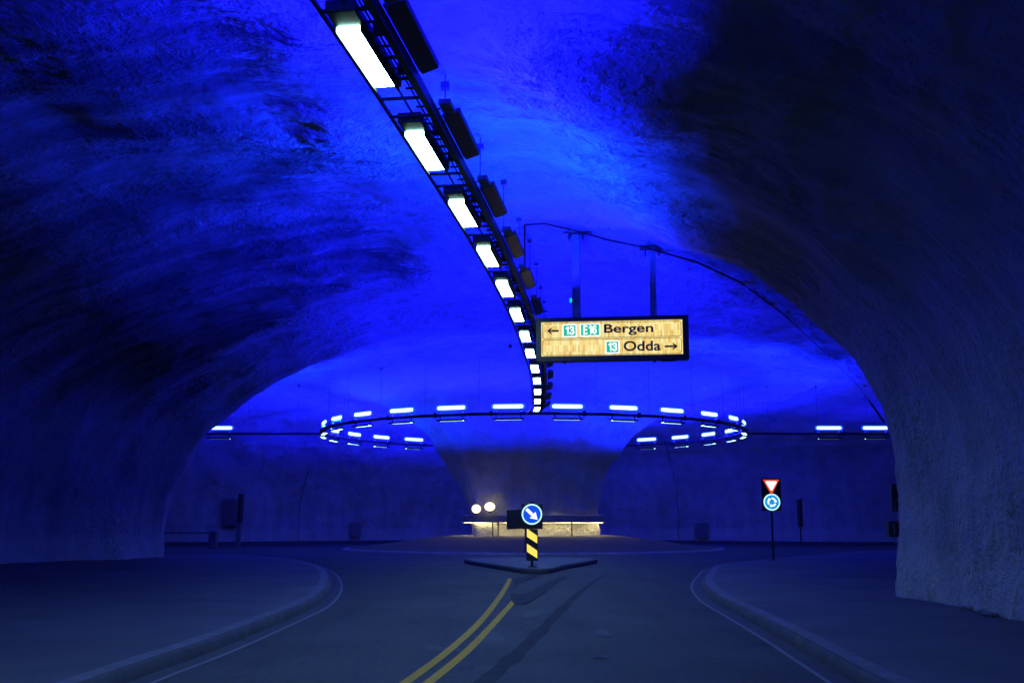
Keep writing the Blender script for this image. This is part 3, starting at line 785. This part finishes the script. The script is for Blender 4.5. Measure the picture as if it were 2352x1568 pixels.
# ------------------------------------------------------------------ conduit over the vault and other wall fittings
def wallcable(name, pts, r, label, off=.05, mat=M_cable, n=6):
    hp = []
    for a, b in zip(pts, pts[1:]):
        for k in range(n): hp.append((a[0] + (b[0] - a[0]) * k / n, a[1] + (b[1] - a[1]) * k / n))
    hp.append(pts[-1])
    m = MB(); m.tube([hit(x, y, off) for x, y in hp], r, 6); o = m.build(name, mat, None, True); tag(o, label, 'cable'); return o
wallcable('cable', [(1205, 517), (1250, 514), (1320, 530), (1400, 552), (1480, 568), (1600, 602), (1700, 648), (1800, 722), (1900, 815), (1975, 890), (2030, 968)], .022, 'long dark cable following the vault from the tray down the right wall', .42)
p = hit(1205, 519, .1)
m = MB(); m.tube([p, (p.x, p.y, ZT + .3), (p.x - .1, p.y, ZT + .15)], .02, 6); tag(m.build('conduit', M_cable, None, True), 'dark vertical conduit dropping from the ceiling to the tray', 'conduit')
wallcable('cable', [(712, 1070), (700, 1110), (688, 1160), (686, 1242)], .018, 'thin dark cable running down the far wall left of the pillar', .12, M_cable)
wallcable('cable', [(1522, 1000), (1535, 1040), (1552, 1110), (1558, 1180), (1558, 1243)], .018, 'thin dark cable running down the far wall right of the pillar', .12, M_cable)
m = MB(); pts = spline([P(1215, 716, 22.6), P(1228, 727, 22.4), P(1245, 733, 22.2), P(1262, 733, 22.1)], 5); m.tube(pts, .012, 6)
tag(m.build('cable', M_cable, None, True), 'short black cable looping from the tray to the lit sign', 'cable')
# hanging sensor
t = empty('hanging_sensor', P(1172, 795, 27)); tag(t, 'small black ball hanging under the ceiling left of the lit sign', 'sensor')
m = MB(); bm = bmesh.new(); bmesh.ops.create_uvsphere(bm, u_segments=12, v_segments=8, radius=.045); m.add([v.co.copy() for v in bm.verts], [tuple(v.index for v in f.verts) for f in bm.faces]); bm.free(); m.build('body', M_black, t, True)
m = MB(); m.tube([(0, 0, .04), (0, 0, zceil(t.location.x, t.location.y) + .1 - t.location.z)], .006, 5); m.build('wire', wire_mat, t)

# ------------------------------------------------------------------ keep right sign on the traffic island
def disc(r, n=40, cx=0, cz=0): return [(cx + r * math.cos(2 * PI * i / n), cz + r * math.sin(2 * PI * i / n)) for i in range(n)]
M_sblue = glow('sign_blue', (.003, .075, .80), 1.0); M_sring = glow('sign_white_ring', (.55, .95, 1.0), 1.1)
M_syel = glow('sign_yellow', (1.0, .82, .12), 1.0); M_sred = glow('sign_red', (.75, .07, .02), 1.0); M_scy = glow('sign_light_blue', (.0, .30, .85), 1.0)
base = P(1222, 1300, 31.6); X0 = base.x; Yk = 31.6
ks = empty('keep_right_sign', (X0, Yk, .14)); tag(ks, 'lit round blue keep right sign with a yellow striped marker below', 'road sign')
m = MB(); m.tube([(0, .05, 0), (0, .05, 1.6)], .038, 10); m.box(-.12, .12, -.06, .16, 0.0, .03); m.build('post', M_dark, ks)
zc = 1.63 - .14
m = MB(); m.box(-.29, .31, -.05, .10, zc - .42, zc + .30, None, .015); m.box(-.06, .06, -.02, .06, zc + .30, zc + .36); cs_ = m.build('light_box', M_black, ks)
m = MB(); m.prism(disc(.295), -.058, -.051); dk = m.build('disc', M_sring, ks)
m = MB(); m.prism(disc(.252), -.064, -.0585); fld = m.build('disc_field', M_sblue, dk)
m = MB(); Ma = Matrix.Rotation(R(43), 4, 'Y')
m.prism([(-.215, -.045), (.04, -.045), (.04, .045), (-.215, .045)], -.071, -.0645, Ma); m.prism([(.225, 0), (.035, -.12), (.02, -.10), (.055, 0), (.02, .10), (.035, .12)], -.0715, -.0645, Ma); m.build('arrow', M_lwhite, dk)
for o in (dk,): o.location = (0, 0, zc); 
m = MB(); m.box(-.16, .17, -.04, .09, .18, zc - .425, None, .01); mk = m.build('striped_marker', M_black, ks)
for z0 in (.665, .245):
    m = MB(); m.prism([(-.145, z0 + .42), (.15, z0 + .22), (.15, z0 + .0), (-.145, z0 + .19)], -.046, -.041); m.build('yellow_stripe', M_syel, mk)
# dark direction board behind it, on the roundabout island
yb = 47.6; bx = P(1206, 1200, yb).x
db = empty('direction_board', (bx, yb, .13)); tag(db, 'unlit dark board on a post behind the keep right sign', 'road sign')
m = MB(); zt = P(1200, 1169, yb).z - .13; zb = P(1200, 1215, yb).z - .13; xl = P(1164, 1190, yb).x - bx
m.prism([(xl, zb), (.42, zb + .05), (.42, zt + .03), (xl, zt - .04)], 0, .06); bo = m.build('board', M_black, db)
m = MB()
for q in range(4): m.box(xl + .03, .40, -.008, -.001, zb + .1 + q * .2, zb + .125 + q * .2)
m.build('slat', M_dark, bo)
m = MB(); m.box(-.02, .10, .061, .16, 0, zt); m.box(-.1, .2, .0, .25, -.02, .04); m.build('post', M_dark, db)
# ------------------------------------------------------------------ give way and roundabout sign
p = P(1777, 1282, 37.4); gy = 37.4
gw = empty('give_way_sign', (p.x, gy, .13)); tag(gw, 'lit red triangle give way sign above a round blue roundabout sign on one post', 'road sign')
m = MB(); m.tube([(0, .04, 0), (0, .04, 1.7)], .036, 10); m.box(-.10, .10, -.05, .13, 0, .025); m.build('post', M_dark, gw)
z1 = P(1777, 1098, gy).z - .13; z0 = P(1777, 1172, gy).z - .13
m = MB(); m.box(-.325, .325, -.05, .09, z0, z1, None, .012); m.build('light_box', M_black, gw)
zt = P(1777, 1101, gy).z - .13; zv = P(1777, 1134, gy).z - .13
m = MB(); m.prism([(-.28, zt), (.28, zt), (.028, zv), (-.028, zv)], -.058, -.051); tr = m.build('triangle', M_sred, gw)
m = MB(); m.prism([(-.185, zt - .06), (-.165, zt - .05), (.165, zt - .05), (.185, zt - .06), (.19, zt - .085), (.022, zv + .115), (-.022, zv + .115), (-.19, zt - .085)], -.064, -.0585); m.build('triangle_field', M_lwhite, tr)
zc = P(1777, 1152.5, gy).z - .13
m = MB(); m.prism(disc(.285, 40, 0, zc), -.058, -.051); rd = m.build('disc', M_sring, gw)
m = MB(); m.prism(disc(.235, 40, 0, zc), -.064, -.0585); m.build('disc_field', M_scy, rd)
m = MB()
for q in range(3):
    a0 = R(q * 120 + 15)
    for s_ in range(8):
        u0 = a0 + R(80) * s_ / 8; u1 = a0 + R(80) * (s_ + 1) / 8
        m.prism([(math.cos(u) * r_, zc + math.sin(u) * r_) for u, r_ in ((u0, .095), (u1, .095), (u1, .155), (u0, .155))], -.070, -.0645)
    e = a0
    m.prism([(math.cos(e) * .06, zc + math.sin(e) * .06), (math.cos(e) * .19, zc + math.sin(e) * .19), (math.cos(e - .42) * .135, zc + math.sin(e - .42) * .135)], -.071, -.0645)
m.build('arrow_circle', M_lwhite, rd)

# ------------------------------------------------------------------ light shelf round the pillar, floodlights
sh = empty('light_shelf', (RCX, RCY, 0)); tag(sh, 'grey ring shaped shelf round the foot of the pillar, lit warm underneath', 'light shelf')
m = MB(); lathe(m, [(3.42, 1.40), (3.72, 1.36), (3.74, 1.68), (3.42, 1.72), (3.42, 1.40)], 72, 0, 0, .01); m.build('shelf_ring', M_grey, sh)
M_warm = glow('warm_strip', (1.0, .80, .36), 19.0, .3)
m = MB(); lathe(m, [(3.46, 1.345), (3.62, 1.34)], 72, 0, 0, .006); m.build('warm_strip', M_warm, sh)
m = MB(); lathe(m, [(3.47, 1.735), (3.53, 1.735)], 72, 0, 0, .0); m.build('warm_strip', glow('warm_strip_dim', (1.0, .80, .5), .4), sh)
for i, a in enumerate([R(d) for d in (236, 241, 300)]):
    m = MB(); m.box(math.cos(a) * 3.66 - .03, math.cos(a) * 3.66 + .03, math.sin(a) * 3.66 - .03, math.sin(a) * 3.66 + .03, .68, 1.36); m.build('shelf_leg', M_dark, sh)
for px, py, lab in ((1094, 1168, 'left and lower of two warm floodlights glowing at the pillar'), (1125, 1163, 'right and higher of two warm floodlights glowing at the pillar')):
    pp = P(px, py, 53.75); f = empty('floodlight', pp); tag(f, lab, 'floodlight', 'floodlights on the pillar shelf')
    m = MB(); bm = bmesh.new(); bmesh.ops.create_uvsphere(bm, u_segments=20, v_segments=12, radius=.225)
    m.add([Vector((v.co.x * (1.15 if px > 1100 else 1), v.co.y * .8, v.co.z * .95)) for v in bm.verts], [tuple(v.index for v in f.verts) for f in bm.faces]); bm.free()
    m.build('lens', glow('flood_lens', (1.0, .84, .46), 2.2), f, True)
    m = MB(); m.box(-.09, .09, -.06, .06, -.27, -.21, None, .01); m.build('housing', M_dark, f)
    m = MB(); m.box(-.03, .03, .10, .9, -.05, .0); m.build('wall_arm', M_dark, f)

# ------------------------------------------------------------------ far and side fittings
def solo(m, name, mat, label, cat): return tag(m.build(name, mat), label, cat)
# square hatch in a pale frame, right
def hatch(px0, px1, py0, py1, label):
    c = hit((px0 + px1) / 2, (py0 + py1) / 2, .12); Y = c.y - .15
    a = P(px0, py0, Y); b = P(px1, py1, Y)
    t = empty('wall_hatch', (c.x, Y, b.z)); tag(t, label, 'hatch')
    x0, x1, h = a.x - c.x, b.x - c.x, a.z - b.z
    m = MB(); w_ = .09; m.box(x0, x0 + w_, 0, .35, 0, h); m.box(x1 - w_, x1, 0, .35, 0, h); m.box(x0 + w_, x1 - w_, 0, .35, 0, w_); m.box(x0 + w_, x1 - w_, 0, .35, h - w_, h); m.build('frame', k_, t)
    m = MB(); m.box(x0 + w_, x1 - w_, .06, .3, w_, h - w_); m.build('door', M_grey, t)
hatch(1596, 1626, 1200, 1234, 'small square hatch in a pale frame low on the far wall right of the pillar')
hatch(802, 828, 1200, 1232, 'small hatch in a pale frame low on the far wall left of the pillar')
# right thin post
p = G(1840, 1246); Y = 62.5; X = P(1840, 1240, Y).x
t = empty('marker_post', (X, Y, 0)); tag(t, 'thin dark post standing alone before the far wall right of the give way sign', 'post')
m = MB(); m.tube([(0, 0, 0), (0, 0, 1.6)], .045, 8); m.build('post', M_dark, t)
m = MB(); m.box(-.085, .085, -.28, .28, 1.1, P(1840, 1146, Y).z, None, .01); m.build('panel', M_black, t)
# left post with sign seen edge on
Y = 60.0; X = P(547, 1240, Y).x
t = empty('marker_post', (X, Y, 0)); tag(t, 'pale post with a dark edge on sign before the far wall on the left', 'post')
m = MB(); m.box(-.13, .13, -.08, .08, 0, 1.35, None, .02); m.build('post', M_steel, t)
m = MB(); m.box(-.02, .15, -.3, .3, 1.35, P(547, 1133, Y).z, None, .01); m.build('panel', M_black, t)
# barrier
Y = 58.0
a = P(414, 1221, Y); b = P(500, 1221, Y)
t = empty('road_barrier', (b.x, Y, 0)); tag(t, 'low barrier beam on a pale block at the mouth of the left side tunnel', 'barrier')
m = MB(); m.box(-.42, -.02, -.2, .2, 0, P(492, 1217, Y).z, None, .03); m.build('block', M_steel, t)
m = MB(); m.box(a.x - b.x - 4, .05, -.30, -.21, a.z - .10, a.z + .02, None, .01); m.build('beam', M_grey, t)
# dark box at the far wall
M_wall_box = plain('box_paint', (.12, .12, .12), .6)
c = hit(526, 1180, .1); Y = c.y - .3; a = P(512, 1145, Y); b = P(541, 1208, Y)
t = empty('wall_box', ((a.x + b.x) / 2, Y, b.z)); tag(t, 'dark box on the far wall left of the pale post', 'cabinet')
hwid = (b.x - a.x) / 2
m = MB(); m.box(-hwid, hwid, 0, .6, 0, a.z - b.z, None, .05); m.build('box_body', M_wall_box, t)
m = MB(); m.box(-hwid + .08, hwid - .08, -.03, -.002, .1, a.z - b.z - .1, None, .008); m.build('door', M_wall_box, t)
# fittings at the edge of the right wall
q = P(2043, 1213, 20.9)
t = empty('wall_box', (q.x + .05, 20.9, q.z - .16)); tag(t, 'small steel cabinet on the edge of the right tunnel wall', 'cabinet')
m = MB(); m.box(-.06, .34, 0, .22, 0, .30, None, .01); m.build('box_body', M_dark, t)
m = MB(); m.box(.02, .05, -.02, -.002, .04, .26); m.tube([(.04, .05, 0), (.06, .05, -.1), (.1, .05, -.16)], .01, 6); m.build('handle', M_steel, t)
q = P(2047, 1140, 21.1)
t = empty('wall_panel', (q.x + .04, 21.1, q.z)); tag(t, 'narrow dark panel above the small cabinet on the right wall edge', 'panel')
m = MB(); m.box(-.03, .30, 0, .1, -.28, .24, None, .01); m.build('board', M_dark, t)
m = MB(); m.box(.0, .03, -.02, -.002, -.26, -.1); m.build('thin_plate', M_steel, t)
# loose stones at the foot of the right wall
for i, (px, py) in enumerate([(2216, 1395), (2232, 1397), (2256, 1404), (2268, 1409), (2280, 1411)]):
    p = G(px, py, .2); bm = bmesh.new(); bmesh.ops.create_icosphere(bm, subdivisions=2, radius=.05 + .02 * random.random())
    for v in bm.verts: v.co = Vector((v.co.x * 1.3, v.co.y, v.co.z * .6)) * (1 + .3 * (random.random() - .5))
    m = MB(); m.add([v.co.copy() for v in bm.verts], [tuple(v.index for v in f.verts) for f in bm.faces]); bm.free()
    o = m.build('loose_stone', k_); o.location = p; tag(o, '%s of five small loose stones at the right wall' % ['leftmost', 'second from left', 'middle', 'second from right', 'rightmost'][i], 'stone', 'loose stones at the right wall')
